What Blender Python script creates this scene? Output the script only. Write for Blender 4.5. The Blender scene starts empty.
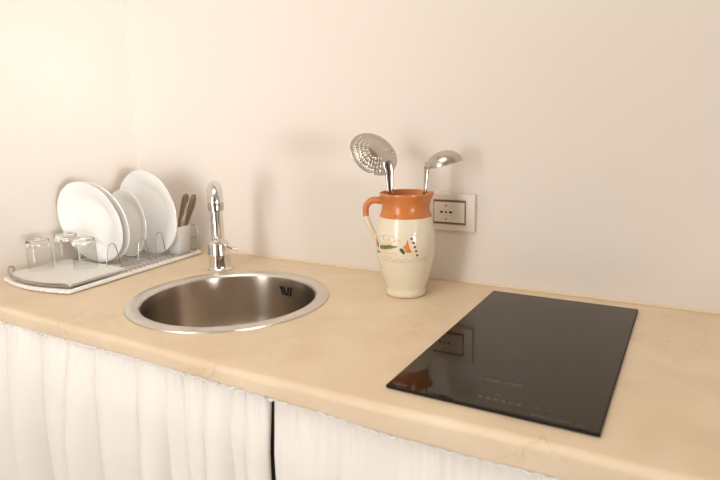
import bpy, bmesh, math, random
from mathutils import Vector, Matrix
PI = math.pi
random.seed(7)
S = bpy.context.scene
COL = S.collection
Z0 = 0.90                      # height of the worktop above the floor
def V(x, y, z): return Vector((x, y, z + Z0))

# ------------------------------------------------------------------ materials
def mat(name, color, rough=0.5, metal=0.0, spec=0.5, **kw):
    m = bpy.data.materials.new(name); m.use_nodes = True
    b = m.node_tree.nodes['Principled BSDF']
    b.inputs['Base Color'].default_value = (*color, 1)
    b.inputs['Roughness'].default_value = rough
    b.inputs['Metallic'].default_value = metal
    b.inputs['Specular IOR Level'].default_value = spec
    for k, v in kw.items(): b.inputs[k.replace('_', ' ')].default_value = v
    return m
def nodes(m): return m.node_tree.nodes, m.node_tree.links, m.node_tree.nodes['Principled BSDF']
def mottle(m, c1, c2, scale, detail=4, lo=0.35, hi=0.7, bump=0.0, bscale=None, dist=0.0):
    n, l, b = nodes(m)
    tc = n.new('ShaderNodeTexCoord')
    t = n.new('ShaderNodeTexNoise'); t.inputs['Scale'].default_value = scale; t.inputs['Detail'].default_value = detail
    t.inputs['Distortion'].default_value = dist
    r = n.new('ShaderNodeValToRGB')
    r.color_ramp.elements[0].position = lo; r.color_ramp.elements[0].color = (*c1, 1)
    r.color_ramp.elements[1].position = hi; r.color_ramp.elements[1].color = (*c2, 1)
    l.new(tc.outputs['Object'], t.inputs['Vector']); l.new(t.outputs['Fac'], r.inputs['Fac'])
    l.new(r.outputs['Color'], b.inputs['Base Color'])
    if bump:
        t2 = n.new('ShaderNodeTexNoise'); t2.inputs['Scale'].default_value = bscale or scale * 6; t2.inputs['Detail'].default_value = 5
        l.new(tc.outputs['Object'], t2.inputs['Vector'])
        bp = n.new('ShaderNodeBump'); bp.inputs['Strength'].default_value = bump; bp.inputs['Distance'].default_value = 0.01
        l.new(t2.outputs['Fac'], bp.inputs['Height']); l.new(bp.outputs['Normal'], b.inputs['Normal'])
    return r.outputs['Color']

M = {}
M['wall'] = mat('painted_plaster', (.80, .69, .57), .75, spec=.25)
mottle(M['wall'], (.805, .74, .67), (.825, .76, .69), 2.2, bump=.06, bscale=14)
M['floor'] = mat('floor_tile', (.5, .36, .25), .4); mottle(M['floor'], (.26, .17, .11), (.33, .23, .15), 3)
M['ceiling'] = mat('ceiling_paint', (.82, .78, .72), .8)
# beige limestone with soft mottling and thin darker veins
M['stone'] = mat('beige_limestone', (.66, .47, .30), .42, spec=.35)
def stone():
    m = M['stone']; n, l, b = nodes(m)
    base = mottle(m, (.72, .57, .40), (.80, .665, .49), 9, 6, .32, .72, bump=.03, bscale=60, dist=.4)
    tc = n.new('ShaderNodeTexCoord'); w = n.new('ShaderNodeTexNoise'); w.inputs['Scale'].default_value = 5.5
    w.inputs['Detail'].default_value = 8; w.inputs['Roughness'].default_value = .62; w.inputs['Distortion'].default_value = .9
    l.new(tc.outputs['Object'], w.inputs['Vector'])
    s = n.new('ShaderNodeMath'); s.operation = 'SUBTRACT'; s.inputs[1].default_value = .5; l.new(w.outputs['Fac'], s.inputs[0])
    a = n.new('ShaderNodeMath'); a.operation = 'ABSOLUTE'; l.new(s.outputs[0], a.inputs[0])
    r = n.new('ShaderNodeValToRGB'); r.color_ramp.elements[0].position = 0; r.color_ramp.elements[0].color = (1, 1, 1, 1)
    r.color_ramp.elements[1].position = .014; r.color_ramp.elements[1].color = (0, 0, 0, 1); l.new(a.outputs[0], r.inputs['Fac'])
    g = n.new('ShaderNodeTexNoise'); g.inputs['Scale'].default_value = 3.1; l.new(tc.outputs['Object'], g.inputs['Vector'])
    gr = n.new('ShaderNodeValToRGB'); gr.color_ramp.elements[0].position = .48; gr.color_ramp.elements[1].position = .66
    l.new(g.outputs['Fac'], gr.inputs['Fac'])
    mu = n.new('ShaderNodeMath'); mu.operation = 'MULTIPLY'; l.new(r.outputs['Color'], mu.inputs[0]); l.new(gr.outputs['Color'], mu.inputs[1])
    mu2 = n.new('ShaderNodeMath'); mu2.operation = 'MULTIPLY'; mu2.inputs[1].default_value = .4; l.new(mu.outputs[0], mu2.inputs[0])
    mx = n.new('ShaderNodeMixRGB'); mx.inputs['Color2'].default_value = (.42, .25, .14, 1)
    l.new(mu2.outputs[0], mx.inputs['Fac']); l.new(base, mx.inputs['Color1']); l.new(mx.outputs['Color'], b.inputs['Base Color'])
stone()
M['silicone'] = mat('pale_sealant', (.80, .66, .50), .45)
M['steel'] = mat('brushed_steel', (.52, .455, .385), .28, 1.0, Anisotropic=.8, Anisotropic_Rotation=.25)
def brushed():
    n, l, b = nodes(M['steel'])
    t = n.new('ShaderNodeTangent'); t.direction_type = 'RADIAL'; t.axis = 'Z'
    l.new(t.outputs['Tangent'], b.inputs['Tangent'])
brushed()
M['rim_steel'] = mat('satin_steel_rim', (.70, .67, .62), .34, 1.0)
M['chrome'] = mat('chrome', (.80, .78, .75), .07, 1.0)
M['polished'] = mat('polished_steel', (.55, .51, .46), .14, 1.0)
M['satin'] = mat('satin_steel', (.56, .51, .45), .27, 1.0)
M['wire'] = mat('chromed_wire', (.55, .52, .49), .2, 1.0)
M['dark'] = mat('dark_slot', (.010, .009, .008), .6)
M['porcelain'] = mat('white_porcelain', (.93, .915, .885), .12, spec=.5)
M['plastic'] = mat('white_plastic', (.90, .88, .85), .3)
M['mat'] = mat('white_drip_mat', (.82, .80, .77), .45)
M['clear_plastic'] = mat('frosted_plastic', (.96, .95, .93), .35, Transmission_Weight=.3, IOR=1.3)
M['glass'] = mat('clear_glass', (.97, .98, .97), .015, IOR=1.48, Transmission_Weight=1.0)
M['thin_glass'] = mat('thin_clear_glass', (1, 1, 1), .02)
def thin_glass():
    m = M['thin_glass']; n, l, b = nodes(m)
    tr = n.new('ShaderNodeBsdfTransparent'); tr.inputs['Color'].default_value = (.97, .975, .97, 1)
    gl = n.new('ShaderNodeBsdfGlossy'); gl.inputs['Roughness'].default_value = .02
    fr0 = n.new('ShaderNodeLayerWeight'); fr0.inputs['Blend'].default_value = .5
    fr1 = n.new('ShaderNodeMath'); fr1.operation = 'POWER'; fr1.inputs[1].default_value = 4; l.new(fr0.outputs['Facing'], fr1.inputs[0])
    fr = n.new('ShaderNodeMath'); fr.operation = 'MULTIPLY_ADD'; fr.inputs[1].default_value = .45; fr.inputs[2].default_value = .035; l.new(fr1.outputs[0], fr.inputs[0])
    mx = n.new('ShaderNodeMixShader')
    l.new(fr.outputs[0], mx.inputs['Fac']); l.new(tr.outputs[0], mx.inputs[1]); l.new(gl.outputs[0], mx.inputs[2])
    l.new(mx.outputs[0], n['Material Output'].inputs['Surface'])
thin_glass()
M['hob'] = mat('black_glass', (.018, .012, .007), .035, spec=.36, Specular_Tint=(1, .83, .68, 1))
M['hob_print'] = mat('grey_print', (.16, .13, .10), .5)
M['hob_edge'] = mat('dark_edge', (.012, .010, .009), .55, spec=.15)
M['terracotta'] = mat('orange_glaze', (.60, .20, .055), .20, spec=.5)
mottle(M['terracotta'], (.56, .175, .045), (.66, .235, .07), 22, 4)
M['cream'] = mat('cream_glaze', (.80, .72, .55), .16, spec=.5)
mottle(M['cream'], (.78, .69, .52), (.83, .75, .60), 14, 4)
M['leaf'] = mat('green_glaze', (.13, .16, .03), .3); mottle(M['leaf'], (.10, .12, .02), (.30, .27, .07), 120)
M['deep_green'] = mat('deep_green_glaze', (.05, .12, .03), .3)
M['red_glaze'] = mat('red_orange_glaze', (.70, .14, .04), .3); mottle(M['red_glaze'], (.72, .10, .04), (.75, .28, .06), 80)
M['brown_glaze'] = mat('brown_dot_glaze', (.10, .035, .02), .3)
M['sketch'] = mat('pale_brown_glaze', (.60, .44, .30), .3)
M['socket'] = mat('ivory_plastic', (.82, .73, .62), .32)
M['socket_in'] = mat('pale_socket_plastic', (.84, .77, .67), .3)
M['socket_frame'] = mat('bronzed_frame', (.24, .17, .11), .3, .5)
M['brass'] = mat('brass_contact', (.55, .34, .13), .3, 1.0)
M['cutlery'] = mat('warm_steel_cutlery', (.30, .225, .155), .32, 1.0)
M['cloth'] = mat('white_cotton', (.91, .875, .82), .9, spec=.1)
def weave():
    n, l, b = nodes(M['cloth'])
    tc = n.new('ShaderNodeTexCoord'); t = n.new('ShaderNodeTexNoise'); t.inputs['Scale'].default_value = 260
    l.new(tc.outputs['Object'], t.inputs['Vector'])
    bp = n.new('ShaderNodeBump'); bp.inputs['Strength'].default_value = .12; bp.inputs['Distance'].default_value = .002
    l.new(t.outputs['Fac'], bp.inputs['Height']); l.new(bp.outputs['Normal'], b.inputs['Normal'])
weave()
M['rod'] = mat('white_rod', (.75, .72, .68), .4)
M['wood'] = mat('brown_carcass', (.30, .17, .08), .6); mottle(M['wood'], (.46, .28, .13), (.56, .35, .17), 8)

M['dark_wood'] = mat('dark_door_wood', (.05, .028, .016), .5); mottle(M['dark_wood'], (.04, .022, .012), (.07, .04, .022), 6)
# ------------------------------------------------------------------ mesh helpers
def finish(name, bm, m, parent=None, loc=(0, 0, 0), smooth=True, recalc=True):
    if recalc: bmesh.ops.recalc_face_normals(bm, faces=bm.faces)
    me = bpy.data.meshes.new(name); bm.to_mesh(me); bm.free()
    for x in (m if isinstance(m, (list, tuple)) else [m]): me.materials.append(x)
    if smooth:
        for p in me.polygons: p.use_smooth = True
        try: me.set_sharp_from_angle(angle=math.radians(38))
        except Exception: pass
    o = bpy.data.objects.new(name, me); COL.objects.link(o)
    o.location = loc
    if parent: o.parent = parent
    return o
def thing(name, label, cat, loc=(0, 0, 0), rz=0, group=None):
    o = bpy.data.objects.new(name, None); COL.objects.link(o)
    o.empty_display_size = .05
    o.location = loc; o.rotation_euler = (0, 0, rz)
    return tag(o, label, cat, group)
def tag(o, label, cat, group=None):
    o['label'] = label; o['category'] = cat
    if group: o['group'] = group
    return o
def structure(o): o['kind'] = 'structure'; return o
def box(bm, x0, x1, y0, y1, z0, z1, bev=0, seg=2):
    r = bmesh.ops.create_cube(bm, size=1)
    vs = r['verts']
    for v in vs:
        v.co = Vector((x0 + (v.co.x + .5) * (x1 - x0), y0 + (v.co.y + .5) * (y1 - y0), z0 + (v.co.z + .5) * (z1 - z0)))
    if bev:
        es = list({e for v in vs for e in v.link_edges})
        bmesh.ops.bevel(bm, geom=es, offset=bev, segments=seg, profile=.5, affect='EDGES')
def lathe(bm, prof, seg=48, cx=0, cy=0, mi=None):
    rings = []
    for r, z in prof:
        if r < 1e-6: rings.append([bm.verts.new((cx, cy, z))])
        else: rings.append([bm.verts.new((cx + r * math.cos(2 * PI * k / seg), cy + r * math.sin(2 * PI * k / seg), z)) for k in range(seg)])
    for i, (a, b) in enumerate(zip(rings, rings[1:])):
        for k in range(seg):
            k2 = (k + 1) % seg
            if len(a) == 1 and len(b) == 1: continue
            if len(a) == 1: f = bm.faces.new((a[0], b[k], b[k2]))
            elif len(b) == 1: f = bm.faces.new((a[k], b[0], a[k2]))
            else: f = bm.faces.new((a[k], b[k], b[k2], a[k2]))
            if mi: f.material_index = mi[i]
    return rings
def tube(bm, pts, r, seg=8, closed=False, flat=None, wide=None, mi=None):
    """sweep; r a number or one per point; flat = ratio thickness/width with `wide` the width direction"""
    pts = [Vector(p) for p in pts]; n = len(pts)
    rs = r if isinstance(r, (list, tuple)) else [r] * n
    rings = []; prev = None
    for i, p in enumerate(pts):
        a = pts[(i - 1) % n] if (closed or i) else pts[0]
        b = pts[(i + 1) % n] if (closed or i < n - 1) else pts[-1]
        t = (b - a).normalized()
        if wide is not None: u = Vector(wide)
        elif prev is None: u = Vector((0, 0, 1)) if abs(t.z) < .9 else Vector((1, 0, 0))
        else: u = prev
        u = (u - t * u.dot(t)).normalized(); w = t.cross(u); prev = u
        fl = flat if flat else 1
        rings.append([bm.verts.new(p + u * rs[i] * math.cos(2 * PI * k / seg) + w * rs[i] * fl * math.sin(2 * PI * k / seg)) for k in range(seg)])
    m = n if closed else n - 1
    for i in range(m):
        a, b = rings[i], rings[(i + 1) % n]
        for k in range(seg):
            f = bm.faces.new((a[k], a[(k + 1) % seg], b[(k + 1) % seg], b[k]))
            if mi: f.material_index = mi[i]
    if not closed:
        f = bm.faces.new(rings[0][::-1]); g = bm.faces.new(rings[-1])
        if mi: f.material_index = mi[0]; g.material_index = mi[-1]
def smoothpath(pts, n=6):
    pts = [Vector(p) for p in pts]; out = []
    for i in range(len(pts) - 1):
        p0 = pts[max(i - 1, 0)]; p1 = pts[i]; p2 = pts[i + 1]; p3 = pts[min(i + 2, len(pts) - 1)]
        for k in range(n):
            t = k / n
            out.append(.5 * (2 * p1 + (p2 - p0) * t + (2 * p0 - 5 * p1 + 4 * p2 - p3) * t * t + (-p0 + 3 * p1 - 3 * p2 + p3) * t ** 3))
    out.append(pts[-1]); return out
def plate_poly(bm, pts, n, thick):
    """extrude a closed outline `pts` (3d) by n*thick"""
    a = [bm.verts.new(p) for p in pts]; b = [bm.verts.new(Vector(p) + Vector(n) * thick) for p in pts]
    bm.faces.new(a); bm.faces.new(b[::-1])
    for k in range(len(a)): bm.faces.new((a[k], b[k], b[(k + 1) % len(a)], a[(k + 1) % len(a)]))

# ------------------------------------------------------------------ the room
XL, XR, YF, ZB, ZT = -1.318, 2.3, -3.5, -Z0, 1.9
T = .12
def wallbox(name, m, *b, extra=()):
    bm = bmesh.new()
    for q in (b, *extra): box(bm, *q[:4], q[4] + Z0, q[5] + Z0)
    return structure(finish(name, bm, m, smooth=False))
wallbox('floor', M['floor'], XL - T, XR + T, YF - T, T, ZB - T, ZB)
wallbox('ceiling', M['ceiling'], XL - T, XR + T, YF - T, T, ZT, ZT + T)
wallbox('wall_back', M['wall'], XL - T, XR + T, 0, T, ZB, ZT)
wallbox('wall_left', M['wall'], XL - T, XL, YF, 0, ZB, ZT)
# front wall with a window opening, right wall with a door opening (both behind the camera)
WX0, WX1, WZ0, WZ1 = -1.29, -.72, -.55, 1.45
wallbox('wall_front', M['wall'], XL - T, WX0, YF - T, YF, ZB, ZT,
        extra=((WX1, XR + T, YF - T, YF, ZB, ZT), (WX0, WX1, YF - T, YF, ZB, WZ0), (WX0, WX1, YF - T, YF, WZ1, ZT)))
DY0, DY1, DZ1 = -2.6, -1.5, 1.25
wallbox('wall_right', M['wall'], XR, XR + T, YF, DY0, ZB, ZT,
        extra=((XR, XR + T, DY1, 0, ZB, ZT), (XR, XR + T, DY0, DY1, DZ1, ZT)))
bm = bmesh.new()
box(bm, .95, 2.0, YF - .01, YF + .045, 0, 2.15, .004)
structure(finish('door_1', bm, M['dark_wood'], smooth=False))  # unseen dark panel, added to give the steel dark reflections
# thin bead of sealant where worktop meets wall
bm = bmesh.new()
tube(bm, [(XL + .004, -.001, Z0 + .002), (-.5, -.001, Z0 + .002), (.3, -.001, Z0 + .002), (1.2, -.001, Z0 + .002)], .0042, 8)
structure(finish('trim_1', bm, M['silicone']))

# ------------------------------------------------------------------ worktop with a round cut-out
SX, SY, SR = -.6512, -.3406, .2196
CX1 = 1.2; YN = -.585; YS = -.585; RN = .012; TH = .022
bm = bmesh.new()
outer = [bm.verts.new((x, y, 0)) for x, y in ((XL, YN), (XL, -.0), (CX1, -.0), (CX1, YN))]
N = 96
circ = [bm.verts.new((SX + .200 * math.cos(2 * PI * k / N), SY + .200 * math.sin(2 * PI * k / N), 0)) for k in range(N)]
ed = [bm.edges.new((outer[k], outer[(k + 1) % 4])) for k in range(4)] + [bm.edges.new((circ[k], circ[(k + 1) % N])) for k in range(N)]
bmesh.ops.triangle_fill(bm, edges=ed, use_beauty=True)
kill = [f for f in bm.faces if (f.calc_center_median().xy - Vector((SX, SY))).length < .195 and all((v.co.xy - Vector((SX, SY))).length < .2005 for v in f.verts)]
bmesh.ops.delete(bm, geom=kill, context='FACES_ONLY')
top = list(bm.faces)
r = bmesh.ops.extrude_face_region(bm, geom=top)
for g in r['geom']:
    if isinstance(g, bmesh.types.BMVert): g.co.z -= TH
# rounded nose along the front
def lerp_table(tab, x):
    if x <= tab[0][0]: return tab[0][1]
    for (a, va), (b, vb) in zip(tab, tab[1:]):
        if x <= b:
            t_ = (x - a) / (b - a); t_ = t_ * t_ * (3 - 2 * t_)
            return va + (vb - va) * t_
    return tab[-1][1]
def edge_y(x):      # hand-cut front edge: bows slightly outwards in the middle
    return lerp_table([(-1.32, -.6125), (-1.09, -.6155), (-.66, -.622), (-.386, -.630), (-.21, -.626), (.085, -.619), (1.2, -.616)], x)
def edge_t(x):      # and its thickness is not quite even
    return lerp_table([(-1.32, .034), (-1.09, .034), (-.6, .030), (-.4, .0295), (-.25, .0345), (-.1, .0415), (.0, .043), (.1, .041), (1.2, .040)], x)
def nose(x):
    Y, H = edge_y(x) + RN, edge_t(x)
    return [(YS, 0), (Y, 0)] + [(Y - RN * math.sin(a), -RN + RN * math.cos(a)) for a in (PI / 12, PI / 6, PI / 4, PI / 3, 5 * PI / 12, PI / 2)] + [(Y - RN, -H + .003), (Y - RN + .003, -H), (YS, -H)]
pr = [[bm.verts.new((x, y, z)) for y, z in nose(x)] for x in [XL + (CX1 - XL) * k / 60 for k in range(61)]]
for a, b in zip(pr, pr[1:]):
    for k in range(len(a) - 1): bm.faces.new((a[k], a[k + 1], b[k + 1], b[k]))
bm.faces.new(pr[0]); bm.faces.new(pr[-1][::-1])
bmesh.ops.remove_doubles(bm, verts=bm.verts, dist=1e-5)
ct = finish('countertop', bm, M['stone'], loc=(0, 0, Z0))
tag(ct, 'long beige limestone worktop with rounded front edge along the wall', 'countertop')

bm = bmesh.new(); box(bm, -.345, -.305, -.592, -.55, 0, Z0 - TH, .002)  # post added behind the curtains only to tint their gap brown
tag(finish('cabinet_post', bm, M['wood']), 'brown wooden post seen through the dark gap between the two curtains', 'cabinet post')
# ------------------------------------------------------------------ curtains under the worktop
def curtain(name, label, x0, x1, creases, amp, seed):
    rnd = random.Random(seed)
    cr = [x0] + sorted(c for c in creases if x0 + .012 < c < x1 - .012) + [x1]
    ph = [rnd.uniform(0, 6.28) for _ in range(8)]
    dep = [rnd.uniform(.55, 1.15) for _ in cr]
    drift = [rnd.uniform(-.035, .035) for _ in cr]; drift[0] = drift[-1] = 0
    nx = int((x1 - x0) / .0026); nz = 56
    t = thing(name, label, 'curtain', (0, 0, 0), 0)
    bm = bmesh.new(); rows = []
    bot = .02
    for j in range(nz + 1):
        s = j / nz; s = s ** 1.7
        d = (Z0 - .025 - bot) * s
        c2 = [c + drift[i] * min(1, d / .5) for i, c in enumerate(cr)]
        for i in range(1, len(c2)): c2[i] = max(c2[i], c2[i - 1] + .008)
        row = []
        for i in range(nx + 1):
            x = x0 + (x1 - x0) * i / nx
            top = Z0 - edge_t(x) - .0008; z = top + (bot - top) * s
            k = 0
            while k < len(c2) - 2 and x > c2[k + 1]: k += 1
            u = min(1, max(0, (x - c2[k]) / (c2[k + 1] - c2[k])))
            w = c2[k + 1] - c2[k]
            bulge = (abs(math.sin(PI * u)) ** .62) * min(1, w / .09) * dep[k]
            grow = .35 + .65 * min(1, d / .22)
            soft = .004 * math.sin(x * 23 + ph[0]) + .003 * math.sin(x * 47 + ph[1] + d * 3)
            g = math.exp(-d / .035)
            gath = g * (.0034 * math.sin(x * 310 + ph[2] + 3 * math.sin(x * 40 + ph[5])) + .0026 * math.sin(x * 190 + ph[3] + 4 * math.sin(x * 23)))
            y = edge_y(x) + .011 - amp * grow * bulge - soft * min(1, d / .3) + gath + .010 * (1 - min(1, d / .1))
            y = min(y, edge_y(x) + .03)
            zz = z + (g * .0012 * math.sin(x * 230 + ph[4]) if 0 < j else 0)
            row.append(bm.verts.new((x, y, zz)))
        rows.append(row)
    for a, b in zip(rows, rows[1:]):
        for i in range(nx): bm.faces.new((a[i], a[i + 1], b[i + 1], b[i]))
    o = finish('fabric', bm, M['cloth'], t)
    m = o.modifiers.new('thickness', 'SOLIDIFY'); m.thickness = .0014; m.offset = 1
    # stitched gathering band
    bm = bmesh.new()
    pts = []
    n = int((x1 - x0) / .004)
    for i in range(n + 1):
        x = x0 + (x1 - x0) * i / n
        pts.append((x, edge_y(x) + .0075 + .0016 * math.sin(x * 240 + ph[6]), Z0 - edge_t(x) - .0045 + .0014 * math.sin(x * 300 + ph[7])))
    tube(bm, pts, [.0034 + .0011 * math.sin(i * 1.9 + 2 * math.sin(i * .37)) for i in range(n + 1)], 8)
    finish('gathered_hem', bm, M['cloth'], t)
    return t
curtain('curtain', 'gathered white cotton curtain hanging under the sink, left of the dark gap', XL + .004, -.3285,
        [-1.2, -1.07, -.94, -.845, -.77, -.64, -.565, -.52, -.47, -.415, -.375], .036, 3)
curtain('curtain', 'gathered white cotton curtain hanging under the black hob, right of the dark gap', -.3195, CX1 - .05,
        [-.30, -.19, -.14, -.125, -.108, -.02, .035, .05, .068, .082, .10, .12, .17, .26, .33, .41, .5, .58, .67, .75, .85, .95, 1.05], .014, 8)

# ------------------------------------------------------------------ sink
t = thing('sink', 'round brushed steel sink set into the worktop beside the tap', 'sink', (SX, SY, Z0))
bm = bmesh.new()
pr_ = [(.2196, .0002), (.2190, .0028), (.2165, .0042), (.206, .0046), (.196, .0042), (.1915, .0028), (.1885, -.002)]
lathe(bm, pr_, 128)
finish('rim', bm, M['rim_steel'], t)
bm = bmesh.new()
lathe(bm, [(.1885, -.002), (.1872, -.010), (.1865, -.03), (.186, -.06), (.1855, -.10), (.183, -.120), (.176, -.136), (.163, -.147), (.14, -.152), (.09, -.155), (.045, -.158), (.040, -.162)], 128)
finish('bowl', bm, M['steel'], t)
bm = bmesh.new()
lathe(bm, [(.0445, -.1565), (.043, -.1545), (.037, -.156), (.034, -.162), (.012, -.162), (.010, -.157), (.0, -.156)], 48)
finish('drain', bm, M['polished'], t)
# overflow: four slanted slits in the bowl wall
a0 = math.atan2(-.1564 + .3406, -.6335 + .6512)
for k in range(4):
    bm = bmesh.new(); a = a0 + (.092, .048, -.012, -.062)[k]
    for s_ in (0,):
        q = []
        slant = .0085 if k < 2 else -.004
        for (du, dz) in ((-.0026, .011), (.0026, .011), (.0026, -.011), (-.0026, -.011)):
            aa = a - (du + slant * (-dz / .011) * .5) / .186
            q.append((.1862 * math.cos(aa), .1862 * math.sin(aa), -.0335 + dz))
        nrm = Vector((-math.cos(a), -math.sin(a), 0))
        plate_poly(bm, q, nrm, .0012)
    finish('overflow_slit', bm, M['dark'], t, smooth=False)

# ------------------------------------------------------------------ tap
FD = Vector((.690, -.7238, 0)); FR = Vector((.7238, .690, 0))
t = thing('tap', 'chrome swan-neck mixer tap behind the round sink', 'tap', V(-.849, -.158, 0))
bm = bmesh.new()
lathe(bm, [(0, 0), (.0325, 0), (.0332, .003), (.0318, .006), (.0292, .008), (.0285, .012), (.0283, .040), (.0287, .0415), (.0283, .043), (.028, .066), (.0265, .072), (.022, .0755), (.018, .0775), (.0, .0775)], 48)
finish('base', bm, M['chrome'], t)
bm = bmesh.new()
path = [(0, 0, .074), (0, 0, .10), (0, 0, .135), (0, 0, .18)]
Rr = .032
path += [tuple(FD * (Rr - Rr * math.cos(a)) + Vector((0, 0, .188 + Rr * math.sin(a)))) for a in [PI * k / 14 for k in range(15)]]
path += [tuple(FD * (2 * Rr) + Vector((0, 0, .184)))]
tube(bm, path, [.0162] * 4 + [.0168] * 5 + [.0178] * 4 + [.0188] * 6 + [.0188], 24)
finish('spout', bm, M['chrome'], t)
bm = bmesh.new()
c0 = FD * (2 * Rr)
lathe(bm, [(0, .166), (.0160, .166), (.0194, .1675), (.0196, .185), (.0188, .187), (.0, .187)], 32, c0.x, c0.y)
finish('nozzle', bm, M['polished'], t)
bm = bmesh.new()
lv = [FR * -.002 + FD * .012 + Vector((0, 0, .084)), FR * .006 + FD * .022 + Vector((0, 0, .080)), FR * .018 + FD * .032 + Vector((0, 0, .070)), FR * .034 + FD * .038 + Vector((0, 0, .0615)), FR * .047 + FD * .041 + Vector((0, 0, .059))]
tube(bm, smoothpath(lv), [.0092 - .0042 * (i / 24) + (.0012 if i > 20 else 0) for i in range(25)], 12, flat=.7, wide=(FD.x, FD.y, .2))
finish('lever', bm, M['chrome'], t)

# ------------------------------------------------------------------ wall socket
OX, OZ = -.2660, .1665
t = thing('wall_socket', 'ivory electrical wall socket with bronzed inner frame behind the jug', 'socket', V(OX, 0, OZ))
bm = bmesh.new()
box(bm, -.0615, .0615, -.0085, .0005, -.0445, .0445, .003, 3)
finish('cover_plate', bm, M['socket'], t)
bm = bmesh.new()
for q in ((-.0395, .0395, .0236, .0285), (-.0395, .0395, -.0285, -.0236), (-.0395, -.0376, -.0285, .0285), (.0370, .0395, -.0285, .0285)):
    box(bm, q[0], q[1], -.0105, -.004, q[2], q[3], .0008, 1)
finish('inner_frame', bm, M['socket_frame'], t)
mo = bmesh.new(); box(mo, -.0376, .0370, -.0115, -.004, -.0236, .0236, .0012, 2)
module = finish('socket_module', mo, M['socket_in'], t)
bm = bmesh.new()
ring = [(-.0075 + .0195 * math.cos(a), -.0117, .0195 * math.sin(a)) for a in [2 * PI * k / 40 for k in range(40)]]
tube(bm, ring, .0007, 6, closed=True)
finish('round_ridge', bm, M['socket_in'], module)
for dx, w in ((-.0185, .0036), (-.0075, .0021), (.0038, .0036)):
    bm = bmesh.new(); box(bm, dx - w, dx + w, -.0121, -.010, -.0022, .0022, .0006, 1)
    finish('pin_hole', bm, M['dark'], module)
for dz in (.0152, -.0162):
    bm = bmesh.new(); box(bm, -.0105, -.0045, -.0123, -.010, dz - .0016, dz + .0016, .0006, 1)
    finish('earth_contact', bm, M['brass'], module)

# ------------------------------------------------------------------ induction hob
HX, HY, HW, HD = -.144, -.0529, .29, .5218
t = thing('induction_hob', 'black glass two-zone induction hob set on the worktop', 'hob', V(HX, HY, 0))
bm = bmesh.new(); box(bm, 0, HW, -HD, 0, .0008, .0058, .0016, 3)
bm.normal_update()
for f in bm.faces: f.material_index = 0 if f.normal.z > .98 else 1
gl = finish('glass_panel', bm, [M['hob'], M['hob_edge']], t, smooth=False)
bm = bmesh.new(); box(bm, .004, HW - .004, -HD + .004, -.004, .0, .0022)
finish('underframe', bm, M['hob_edge'], t, smooth=False)
PZ = .00582
def strokes(name, items):
    bm = bmesh.new()
    for x, y, w, h in items: box(bm, x, x + w, y, y + h, PZ - .0003, PZ + .0001)
    return finish(name, bm, M['hob_print'], gl, smooth=False)
rnd = random.Random(4)
def letters(x0, x1, y, h, n):
    out = []; p = (x1 - x0) / n; st = h * .17
    for k in range(n):
        x = x0 + k * p; w = p * .68
        out.append((x, y, st, h))
        kind = rnd.randrange(4)
        if kind != 1: out.append((x, y + h - st, w, st))
        if kind in (0, 1): out.append((x, y, w, st))
        if kind in (0, 2, 3): out.append((x, y + h * .45, w * .8, st))
        if kind in (0, 3): out.append((x + w - st, y, st, h))
    return out
strokes('brand_lettering', letters(.112, .178, -.442, .0075, 11))
ic = []
for k in range(6):
    x = .130 + k * .0105; s_ = .0042
    ic += [(x, -.497, s_, .0009), (x, -.497 + s_, s_ + .0009, .0009), (x, -.497, .0009, s_), (x + s_, -.497, .0009, s_)]
    if k % 2: ic.append((x + .0018, -.4945, .001, .001))
ic += [(.150, -.478, .006, .0008), (.205, -.4915, .004, .001), (.207, -.4935, .001, .005), (.222, -.4915, .004, .001)]
strokes('touch_controls', ic)
strokes('small_print', letters(.206, .256, -.5135, .0034, 22))
strokes('small_print', letters(.261, .274, -.5135, .0028, 7))
strokes('small_print', letters(.008, .030, -.5145, .0045, 6))

# ------------------------------------------------------------------ jug
JX, JY = -.3170, -.1390
PSI = math.radians(19); CAMA = math.radians(-64.5)
jug = thing('jug', 'cream ceramic jug with orange glazed collar holding two ladles', 'jug', V(JX, JY, 0), PSI)
prof = [(0, .002), (.034, .002), (.038, 0), (.0425, .0012), (.0448, .005), (.0446, .011), (.0432, .016), (.0450, .022), (.0500, .036), (.0555, .055), (.0605, .075), (.0640, .094), (.0655, .112),
        (.0648, .130), (.0625, .149), (.0588, .166), (.0563, .1755), (.0558, .1775), (.0542, .1805), (.0525, .186), (.0512, .193), (.0508, .201), (.0525, .211), (.0552, .2195), (.0562, .2235), (.0556, .2262),
        (.0536, .2265), (.0512, .221), (.0478, .208), (.0465, .196), (.0480, .182), (.0525, .165), (.0585, .14), (.0605, .112), (.056, .08), (.046, .04), (.036, .014), (0, .012)]
bm = bmesh.new()
SEG = 96
rings = lathe(bm, prof, SEG, mi=[1 if min(a[1], b[1]) >= .1754 or i >= 24 else 0 for i, (a, b) in enumerate(zip(prof, prof[1:]))])
for ring_, (r0, z0) in zip(rings, prof):
    if z0 < .18 or len(ring_) == 1: continue
    k = ((z0 - .18) / .046) ** 1.6
    for v in ring_:
        a = math.atan2(v.co.y, v.co.x)
        push = k * (.0055 * math.exp(-(a / .40) ** 2) - .003 * (math.exp(-((a - .62) / .25) ** 2) + math.exp(-((a + .62) / .25) ** 2)))
        lift = k * .001 * math.exp(-(a / .30) ** 2) - k * .0015 * math.exp(-((abs(a) - .7) / .3) ** 2)
        v.co.x += math.cos(a) * push; v.co.y += math.sin(a) * push; v.co.z += lift
body = finish('body', bm, [M['cream'], M['terracotta']], jug)
bm = bmesh.new()
hp = smoothpath([(-.046, 0, .2065), (-.060, 0, .2085), (-.0755, 0, .2065), (-.0855, 0, .196), (-.0870, 0, .181), (-.0835, 0, .163), (-.0765, 0, .146), (-.0685, 0, .132), (-.0600, 0, .122)], 5)
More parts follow.
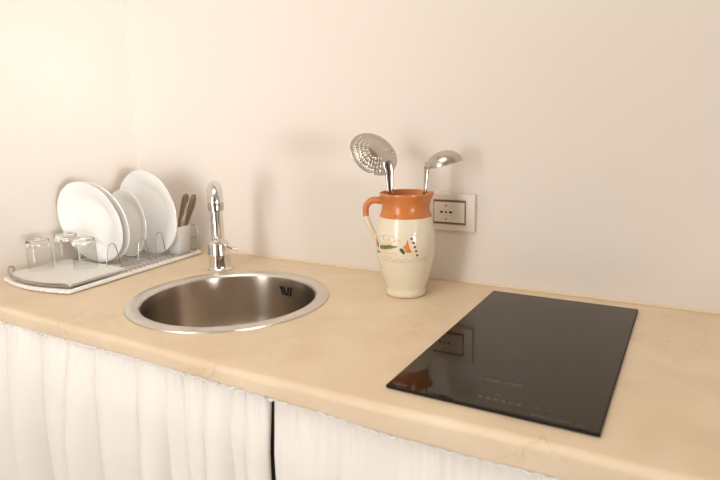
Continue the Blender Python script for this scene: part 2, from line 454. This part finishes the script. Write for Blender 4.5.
tube(bm, hp, [.0118 - .0028 * min(1, i / 20) for i in range(len(hp))], 16, flat=.72, wide=(0, 1, 0), mi=[1 if p.z > .176 else 0 for p in hp[:-1]])
finish('handle', bm, [M['cream'], M['terracotta']], jug)
# painted motif on the belly
PR = [(r0, z0) for r0, z0 in prof[5:17]]
def jr(z):
    for (a, za), (b, zb) in zip(PR, PR[1:]):
        if za <= z <= zb: return a + (b - a) * (z - za) / (zb - za)
    return PR[-1][0]
def js(a, z, off=.0003):
    z += .0105
    w = CAMA + a - .06 - PSI; r0 = jr(z) + off
    return Vector((r0 * math.cos(w), r0 * math.sin(w), z))
def patch(name, pts, m, nsub=10):
    """filled painted outline that hugs the glaze; pts are (angle in degrees, height)"""
    bm = bmesh.new()
    ps = smoothpath([(p[0], p[1], 0) for p in pts] + [(pts[0][0], pts[0][1], 0)], 5)[:-1]
    ca = sum(p.x for p in ps) / len(ps); cz = sum(p.y for p in ps) / len(ps)
    rings_ = []
    for j in range(1, nsub + 1):
        s_ = j / nsub
        rings_.append([bm.verts.new(js(math.radians(ca + (p.x - ca) * s_), cz + (p.y - cz) * s_, .00045 if j < nsub else .0001)) for p in ps])
    c = bm.verts.new(js(math.radians(ca), cz, .00045))
    n = len(ps)
    for k in range(n): bm.faces.new((c, rings_[0][k], rings_[0][(k + 1) % n]))
    for a, b in zip(rings_, rings_[1:]):
        for k in range(n): bm.faces.new((a[k], b[k], b[(k + 1) % n], a[(k + 1) % n]))
    return finish(name, bm, m, body)
def line(name, pts, m, w=.0006):
    bm = bmesh.new()
    ps = smoothpath([(p[0], p[1], 0) for p in pts], 6)
    tube(bm, [js(math.radians(p.x), p.y, .0001) for p in ps], w, 6)
    return finish(name, bm, m, body)
patch('painted_leaf', [(-53, .106), (-48, .1085), (-38, .1095), (-28, .1115), (-19, .111), (-11, .1095), (-17, .1065), (-26, .1035), (-37, .1010), (-46, .0995), (-52, .1010)], M['leaf'])
patch('painted_leaf', [(-7, .106), (-3, .106), (1, .101), (2, .095), (-1, .0935), (-4.5, .097), (-8, .102)], M['deep_green'])
patch('painted_fruit', [(-2, .109), (2, .112), (5.5, .118), (7, .125), (8.5, .116), (10.5, .107), (14, .0975), (9, .097), (3.5, .0985), (2, .104)], M['red_glaze'])
patch('painted_fruit', [(-74, .121), (-69, .126), (-64, .119), (-62, .109), (-66, .103), (-71, .108)], M['red_glaze'])
patch('painted_leaf', [(-63, .114), (-59, .112), (-57, .103), (-60, .101), (-63, .106)], M['deep_green'])
patch('painted_leaf', [(-66, .093), (-60, .0938), (-54, .092), (-59, .0887), (-65, .0892)], M['deep_green'])
for a, z in ((14.5, .1262), (17.8, .1175), (20.4, .1085), (22.8, .0995), (25.0, .0905)):
    patch('painted_dot', [(a - 2.4, z), (a - 1.7, z + .0018), (a, z + .0025), (a + 1.7, z + .0018), (a + 2.4, z), (a + 1.7, z - .0018), (a, z - .0025), (a - 1.7, z - .0018)], M['brown_glaze'], 2)
def curl(a, z, ra, rz, t0, t1): return [(a + ra * math.cos(t0 + (t1 - t0) * k / 9), z + rz * math.sin(t0 + (t1 - t0) * k / 9)) for k in range(10)]
for q in ((-50, .122, 7, .006, 0, 4.6), (-38, .126, 6, .006, 1, 5.8), (-24, .124, 7, .007, -1, 4), (-12, .119, 5, .005, 0, 5), (-45, .114, 6, .003, 2, 6), (-30, .116, 6, .003, 3, 7)):
    line('painted_stem', curl(*q), M['sketch'])
line('painted_stem', [(-52, .089), (-46, .080), (-38, .088), (-34, .079), (-27, .086), (-20, .078), (-12, .084), (-4, .078), (4, .084), (12, .079), (22, .085), (32, .081), (42, .084), (52, .080)], M['sketch'])
line('painted_stem', [(-54, .080), (-40, .076), (-24, .0765), (-8, .075), (10, .0755), (28, .0775), (48, .079)], M['sketch'], .0005)
line('painted_stem', [(-60, .097), (-50, .093), (-40, .096), (-30, .092), (-20, .096), (-12, .091)], M['sketch'])

# ------------------------------------------------------------------ skimmer and ladle standing in the jug
RH = Vector((.8675, .4975, 0)); TW = Vector((.4975, -.8675, 0)); UP = Vector((0, 0, 1)); JC = Vector((-.3265, -.1336, 0))
def J(s, z, tw=0): return RH * s + UP * z + TW * tw
t = thing('skimmer', 'perforated round steel skimmer standing in the left of the jug', 'skimmer', V(JC.x, JC.y, .016))
zb = -.016
mdir = (RH * .85 - UP * .527).normalized(); pdir = (RH * .527 + UP * .85).normalized()
AN = math.radians(46)
nn = (TW * math.cos(AN) + pdir * math.sin(AN)).normalized(); qd = nn.cross(mdir).normalized()
cen = J(-.0605, .309 + zb)
def dome(r): return .013 * math.cos(min(1, r / .047) * PI / 2) ** 1.0 if r < .047 else -.0006
bm = bmesh.new()
NR, NA, RD = 26, 120, .0545
grid = []
for i in range(NR + 1):
    r0 = RD * i / NR
    grid.append([bm.verts.new(cen + mdir * r0 * math.cos(2 * PI * k / NA) + qd * r0 * math.sin(2 * PI * k / NA) + nn * dome(r0)) for k in range(NA)] if i else [bm.verts.new(cen + nn * dome(0))])
for k in range(NA): bm.faces.new((grid[0][0], grid[1][k], grid[1][(k + 1) % NA]))
for i in range(1, NR):
    for k in range(NA):
        hole = False
        rm = RD * (i + .5) / NR
        if i % 4 in (1, 2) and 8 < i < 24:
            rc = RD * (i - i % 4 + 2) / NR
            cnt = max(1, int(2 * PI * rc / .0068)); fr = (k / NA * cnt + (i // 4) * .5) % 1
            hole = fr < .42
            if math.cos(2 * PI * k / NA) > .90 and rm > .018: hole = False
        if not hole: bm.faces.new((grid[i][k], grid[i + 1][k], grid[i + 1][(k + 1) % NA], grid[i][(k + 1) % NA]))
o = finish('perforated_disc', bm, M['polished'], t)
sm = o.modifiers.new('thickness', 'SOLIDIFY'); sm.thickness = .0011
bm = bmesh.new()
hp = smoothpath([J(-.012, .018 + zb, .010), J(-.019, .12 + zb, .015), J(-.0265, .215 + zb, .0195), J(-.0290, .252 + zb, .0195), J(-.0295, .274 + zb, .0175), J(-.0345, .294 + zb, .0165)], 6)
n = len(hp)
tube(bm, hp, [.0062 + .0058 * max(0, (i - 14) / (n - 15)) if i < n - 3 else .0120 - .0016 * (i - n + 4) for i in range(n)], 14, flat=.28, wide=tuple(RH))
finish('handle', bm, M['polished'], t)

t = thing('ladle', 'steel soup ladle with its bowl upside down, standing in the right of the jug', 'ladle', V(JC.x, JC.y, .016))
bm = bmesh.new()
ti = math.radians(14)
ax = (RH * math.cos(ti) + UP * math.sin(ti)).normalized(); op = (RH * math.sin(ti) - UP * math.cos(ti)).normalized()
op = (op + TW * .05).normalized(); ay = op.cross(ax).normalized(); ax = ay.cross(op).normalized()
cen = J(.0905, .2835 + zb, .0)
R0, DEP = .0395, .029
pf = [(R0 * math.sin(PI / 2 * k / 12), DEP * math.cos(PI / 2 * k / 12)) for k in range(13)] + [(R0 + .0012, -.001)] + \
     [(R0 - .0008, -.0012)] + [((R0 - .0014) * math.sin(PI / 2 * k / 12), (DEP - .0014) * math.cos(PI / 2 * k / 12)) for k in range(12, -1, -1)]
rg = lathe(bm, pf, 48)
mtx = Matrix((ax, ay, -op)).transposed().to_4x4()
for v in bm.verts: v.co = cen + mtx @ v.co
finish('bowl', bm, M['satin'], t)
bm = bmesh.new()
e_ = cen - ax * (R0 - .001) - op * .003
hp = smoothpath([J(.018, .018 + zb), J(.033, .12 + zb), J(.0470, .212 + zb), J(.0505, .245 + zb), J(.0520, .266 + zb), e_, e_ + ax * .006 - op * .009], 6)
n = len(hp)
tube(bm, hp, [.0046 + .0042 * max(0, (i - 16) / (n - 17)) for i in range(n)], 14, flat=.36, wide=tuple(TW * .6 + RH * .8))
finish('handle', bm, M['polished'], t)

# ------------------------------------------------------------------ dish rack
DX0, DX1, DY0_, DY1_ = -1.266, -1.000, -.486, -.042
ROT = math.radians(2.5)
rack = thing('dish_rack', 'white dish drainer with chrome wires in the corner left of the tap', 'dish rack', V(0, 0, 0))
def tray_outline(inset, n=28, bow=.022, scal=0.0):
    x0, x1, y0, y1 = DX0 + inset, DX1 - inset, DY0_ + inset, DY1_ - inset
    pts = []
    for k in range(n + 1):
        s_ = k / n; x = x0 + (x1 - x0) * s_
        pts.append((x, y0 - bow * math.sin(PI * s_) - scal * abs(math.sin(PI * s_ * 14))))
    for (cx, cy, a0) in ((x1 - .012, y1 - .012, 0), (x0 + .012, y1 - .012, PI / 2)):
        for k in range(5): pts.append((cx + .012 * math.cos(a0 + PI / 2 * k / 4), cy + .012 * math.sin(a0 + PI / 2 * k / 4)))
    # slight skew so that the long front side runs a little away from square
    return [(x - (y + .485) * .06 * (1 if x > -1.15 else .0), y) for x, y in pts]
bm = bmesh.new()
loops = []
for ins, z, sc in ((.006, .0, .0), (.0, .003, .0042), (.0, .0092, .0042), (.0015, .0108, .003), (.007, .0108, 0), (.010, .007, 0), (.013, .005, 0)):
    loops.append([bm.verts.new((x, y, z)) for x, y in tray_outline(ins, n=56, scal=sc)])
for a, b in zip(loops, loops[1:]):
    for k in range(len(a)): bm.faces.new((a[k], a[(k + 1) % len(a)], b[(k + 1) % len(a)], b[k]))
bm.faces.new(loops[0][::-1]); bm.faces.new(loops[-1])
finish('drip_tray', bm, M['plastic'], rack)
# upper mat where glasses dry
bm = bmesh.new()
mo_ = [(DX0 + .012, -.482 + .008), (DX0 + .05, -.490), (-1.152, -.4985), (-1.08, -.494), (DX1 - .014, -.476), (DX1 - .020, -.40), (DX1 - .024, -.315), (DX0 + .012, -.315)]
plate_poly(bm, [(x, y, .0175) for x, y in mo_], (0, 0, 1), .004)
bmesh.ops.bevel(bm, geom=list(bm.edges), offset=.001, segments=2, affect='EDGES')
finish('drip_mat', bm, M['mat'], rack)
# wire base: outer frame and cross wires
frame = [(DX0 + .012, -.478, .0155), (DX0 + .05, -.494, .0155), (-1.15, -.503, .0155), (-1.075, -.498, .0155), (DX1 - .012, -.479, .0155), (DX1 - .020, -.34, .0155), (DX1 - .030, -.062, .0155), (DX0 + .014, -.062, .0155)]
bm = bmesh.new(); tube(bm, frame, .0022, 8, closed=True)
finish('wire_frame', bm, M['wire'], rack)
for k in range(16):
    y = -.305 + k * .0152
    bm = bmesh.new(); tube(bm, [(DX0 + .015, y, .0072), (DX1 - .026 - (y + .34) * .036, y, .0072)], .0012, 6)
    finish('cross_wire', bm, M['wire'], rack)
for x in (-1.20, -1.098):
    bm = bmesh.new(); tube(bm, [(x, -.31, .0058), (x, -.064, .0058)], .0012, 6)
    finish('long_wire', bm, M['wire'], rack)
# plate-holding loops, a front and a back row
def loop_wire(x, y0, y1, h, lean=.0):
    bm = bmesh.new(); ym = (y0 + y1) / 2; r0 = abs(y1 - y0) * .26
    pts = [(x, y0, .007), (x, y0 + (ym - r0 - y0) * .8, h * .75)] + \
          [(x + lean, ym - r0 * math.cos(a), h - r0 + r0 * math.sin(a)) for a in [PI * k / 8 for k in range(1, 8)]] + \
          [(x, y1 - (y1 - ym - r0) * .8, h * .75), (x, y1, .007)]
    tube(bm, pts, .0015, 8)
    finish('plate_holder', bm, M['wire'], rack)
for x in (-1.078, -1.225):
    for y0, hw, hh in ((-.3085, .0235, .078), (-.2115, .020, .074), (-.152, .0195, .080), (-.094, .016, .076)):
        if x < -1.2 and y0 < -.3: continue
        loop_wire(x, y0 - hw, y0 + hw, hh)
# curved end wire with its small curl on the left end
bm = bmesh.new()
cu = smoothpath([(DX0 + .052, -.4955, .022), (DX0 + .028, -.489, .0275), (DX0 + .008, -.476, .034), (DX0 + .001, -.464, .0325), (DX0 + .006, -.462, .025), (DX0 + .016, -.474, .019), (DX0 + .028, -.484, .0165)], 5)
tube(bm, cu, .0022, 8)
finish('end_curl', bm, M['wire'], rack)
bm = bmesh.new()
tube(bm, smoothpath([(DX0 + .052, -.4955, .022), (-1.20, -.505, .0215), (-1.14, -.507, .0215), (-1.07, -.500, .022), (DX1 - .012, -.484, .0235), (DX1 - .010, -.479, .0155)], 6), .0020, 8)
finish('end_wire', bm, M['wire'], rack)
# wire bracket holding the cutlery basket
bm = bmesh.new()
tube(bm, [(-1.083, -.058, .0155), (-1.083, -.058, .088), (-1.034, -.060, .0895), (-1.0215, -.061, .0865), (-1.019, -.061, .08), (-1.018, -.060, .0155)], .0018, 8)
tube(bm, [(-1.083, -.058, .052), (-1.019, -.0605, .052)], .0015, 8)
finish('basket_bracket', bm, M['wire'], rack)
# basket for cutlery
bk = thing('cutlery_basket', 'small translucent white cutlery basket at the tap end of the dish rack', 'basket', V(-1.064, -.094, .0095))
bm = bmesh.new()
ls = []
for (hx, hy, z) in ((.021, .020, 0), (.0225, .0215, .002), (.027, .027, .080), (.028, .028, .082), (.0265, .0265, .082), (.0215, .0205, .004)):
    pts = []
    for sx, sy in ((1, -1), (1, 1), (-1, 1), (-1, -1)):
        a0 = math.atan2(sy, sx) - PI / 4
        for k in range(5): pts.append(bm.verts.new((sx * (hx - .006) + .006 * math.cos(a0 + PI / 2 * k / 4), sy * (hy - .006) + .006 * math.sin(a0 + PI / 2 * k / 4), z)))
    ls.append(pts)
for a, b in zip(ls, ls[1:]):
    for k in range(len(a)): bm.faces.new((a[k], a[(k + 1) % len(a)], b[(k + 1) % len(a)], b[k]))
bm.faces.new(ls[0][::-1]); bm.faces.new(ls[-1])
finish('tub', bm, M['clear_plastic'], bk)
# cutlery, handles up
for i, (bx, by, tx, ty, tz, lab) in enumerate((
        (-1.077, -.103, -1.052, -.062, .180, 'steel cutlery handle in the white basket, the left and more upright one'),
        (-1.066, -.094, -1.028, -.054, .178, 'steel cutlery handle in the white basket, the right and more tilted one'))):
    kn = thing('cutlery', lab, 'cutlery', V(bx, by, .022), 0, 'cutlery in the basket')
    d = Vector((tx - bx, ty - by, tz - .022)); L = d.length; u = d.normalized()
    w = RH
    bm = bmesh.new()
    hp = [u * L * s_ for s_ in (.0, .3, .45, .55, .7, .82, .92, .97, 1.0)]
    tube(bm, hp, [.0034, .0036, .0048, .0064, .0084, .0096, .0098, .0078, .0034], 14, flat=.38, wide=tuple(w))
    finish('handle', bm, M['cutlery'], kn)

# plates: thin dinner plates with a raised rim, standing on edge
def plate_mesh(R):
    bm = bmesh.new()
    k = R / .125
    lathe(bm, [(0, .0), (.055 * k, .0), (.058 * k, -.0022), (.062 * k, -.0022), (.065 * k, .0), (.083 * k, .0035), (.092 * k, .0085), (.112 * k, .0130), (.1235 * k, .0160), (R, .0172), (.1240 * k, .0186),
               (.111 * k, .0160), (.091 * k, .0118), (.081 * k, .0070), (.070 * k, .0040), (.06 * k, .0034), (0, .0034)], 96)
    return bm
def plate(label, x, y, R, lean, yaw):
    e1 = Vector((math.cos(yaw), math.sin(yaw), 0))
    nx = Vector((math.sin(yaw) * math.cos(lean), -math.cos(yaw) * math.cos(lean), math.sin(lean)))
    e2 = nx.cross(e1); z = .0095 + R * abs(e2.z)
    o = finish('plate', plate_mesh(R), M['porcelain'])
    o.matrix_world = Matrix.Translation(V(x, y, z) - nx * .012) @ Matrix((e1, e2, nx)).transposed().to_4x4()
    tag(o, label, 'plate', 'white plates standing in the dish rack')
plate('white plate standing frontmost in the rack, right behind the drinking glasses', -1.187, -.283, .1148, -.17, .10)
plate('white plate tucked tight behind the frontmost plate, only its right rim showing', -1.180, -.266, .1135, -.17, .10)
plate('smallest white plate, in the middle of the dish rack', -1.172, -.180, .0955, .01, -.09)
plate('largest white plate, rearmost in the dish rack next to the cutlery basket', -1.137, -.132, .1215, -.07, -.02)

# drinking glasses, upside down with thick bases up
def tumbler(label, x, y, h=.077, r=.0295):
    t = thing('drinking_glass', label, 'glass', V(x, y, .0217), 0, 'tumblers upside down on the drip mat')
    bm = bmesh.new()
    lathe(bm, [(r, 0), (r * 1.003, .001), (r * .985, h * .5), (r * .94, h - .016), (r * .925, h - .016), (r * .965, h * .5), (r * .965, .001), (r, 0)], 48)
    bmesh.ops.remove_doubles(bm, verts=bm.verts, dist=1e-6)
    finish('glass_wall', bm, M['thin_glass'], t)
    bm = bmesh.new()
    rr_ = [(r * .94, h - .0158), (r * .93, h - .004), (r * .89, h - .0008), (r * .83, h), (r * .74, h - .002), (r * .3, h - .0045), (0, h - .005)]
    lathe(bm, rr_[::-1] + [(r * .86, h - .0158), (r * .5, h - .0125), (0, h - .0118)], 48)
    bmesh.ops.remove_doubles(bm, verts=bm.verts, dist=1e-6)
    finish('glass_base', bm, M['glass'], t)
tumbler('clear glass tumbler upside down on the drip mat, leftmost, nearest the rack end', -1.213, -.420)
tumbler('clear glass tumbler upside down between the other two, nearest the left wall', -1.214, -.344)
tumbler('clear glass tumbler upside down directly in front of the frontmost plate', -1.122, -.357)

# ------------------------------------------------------------------ light
def area(name, loc, direction, sx, sy, power, color, spread=180):
    l = bpy.data.lights.new(name, 'AREA'); l.shape = 'RECTANGLE'; l.size = sx; l.size_y = sy
    l.energy = power; l.color = color; l.spread = math.radians(spread)
    o = bpy.data.objects.new(name, l); COL.objects.link(o); o.location = loc
    o.rotation_euler = Vector(direction).to_track_quat('-Z', 'Y').to_euler()
    return o
area('window_daylight', V((WX0 + WX1) / 2, YF - .02, (WZ0 + WZ1) / 2), (0, 1, -.0), WX1 - WX0, WZ1 - WZ0, 39, (.96, .985, 1))
src = V(XR - .05, -1.95, .35)
area('door_daylight', src, V(-1.318, -.24, .52) - src, .9, .8, 2.1, (1, .99, .985), 19)
fill_light = bpy.data.lights.new('ceiling_lamp', 'AREA'); fill_light.shape = 'DISK'; fill_light.size = 1.2; fill_light.energy = 16; fill_light.color = (1, .91, .80)  # broad overhead fill, added to brighten the worktop more than the curtains
lo = bpy.data.objects.new('ceiling_lamp', fill_light); COL.objects.link(lo); lo.location = V(-.35, -1.25, 1.86)

w = bpy.data.worlds.new('sky'); S.world = w; w.use_nodes = True
bg = w.node_tree.nodes['Background']; bg.inputs['Color'].default_value = (.95, .95, 1, 1); bg.inputs['Strength'].default_value = 1.0

# ------------------------------------------------------------------ camera
cd = bpy.data.cameras.new('camera'); cam = bpy.data.objects.new('camera', cd); COL.objects.link(cam)
cd.sensor_width = 36; cd.lens = 581.3278 / 720 * 36; cd.clip_start = .02
R_ = Vector((0.86911284, 0.49422438, -0.0196249)); U_ = Vector((-0.08450945, 0.18747298, 0.97862763)); F_ = Vector((-0.48734078, 0.84887934, -0.20470181))
cam.matrix_world = Matrix.Translation(V(0.21597256, -1.26741179, 0.38321643)) @ Matrix((R_, U_, -F_)).transposed().to_4x4()
cd.dof.use_dof = True; cd.dof.focus_distance = 1.33; cd.dof.aperture_fstop = 5.0
S.camera = cam
S.view_settings.view_transform = 'Standard'; S.view_settings.look = 'None'
S.view_settings.exposure = -0.07; S.view_settings.gamma = 1.0; S.view_settings.use_curve_mapping = False
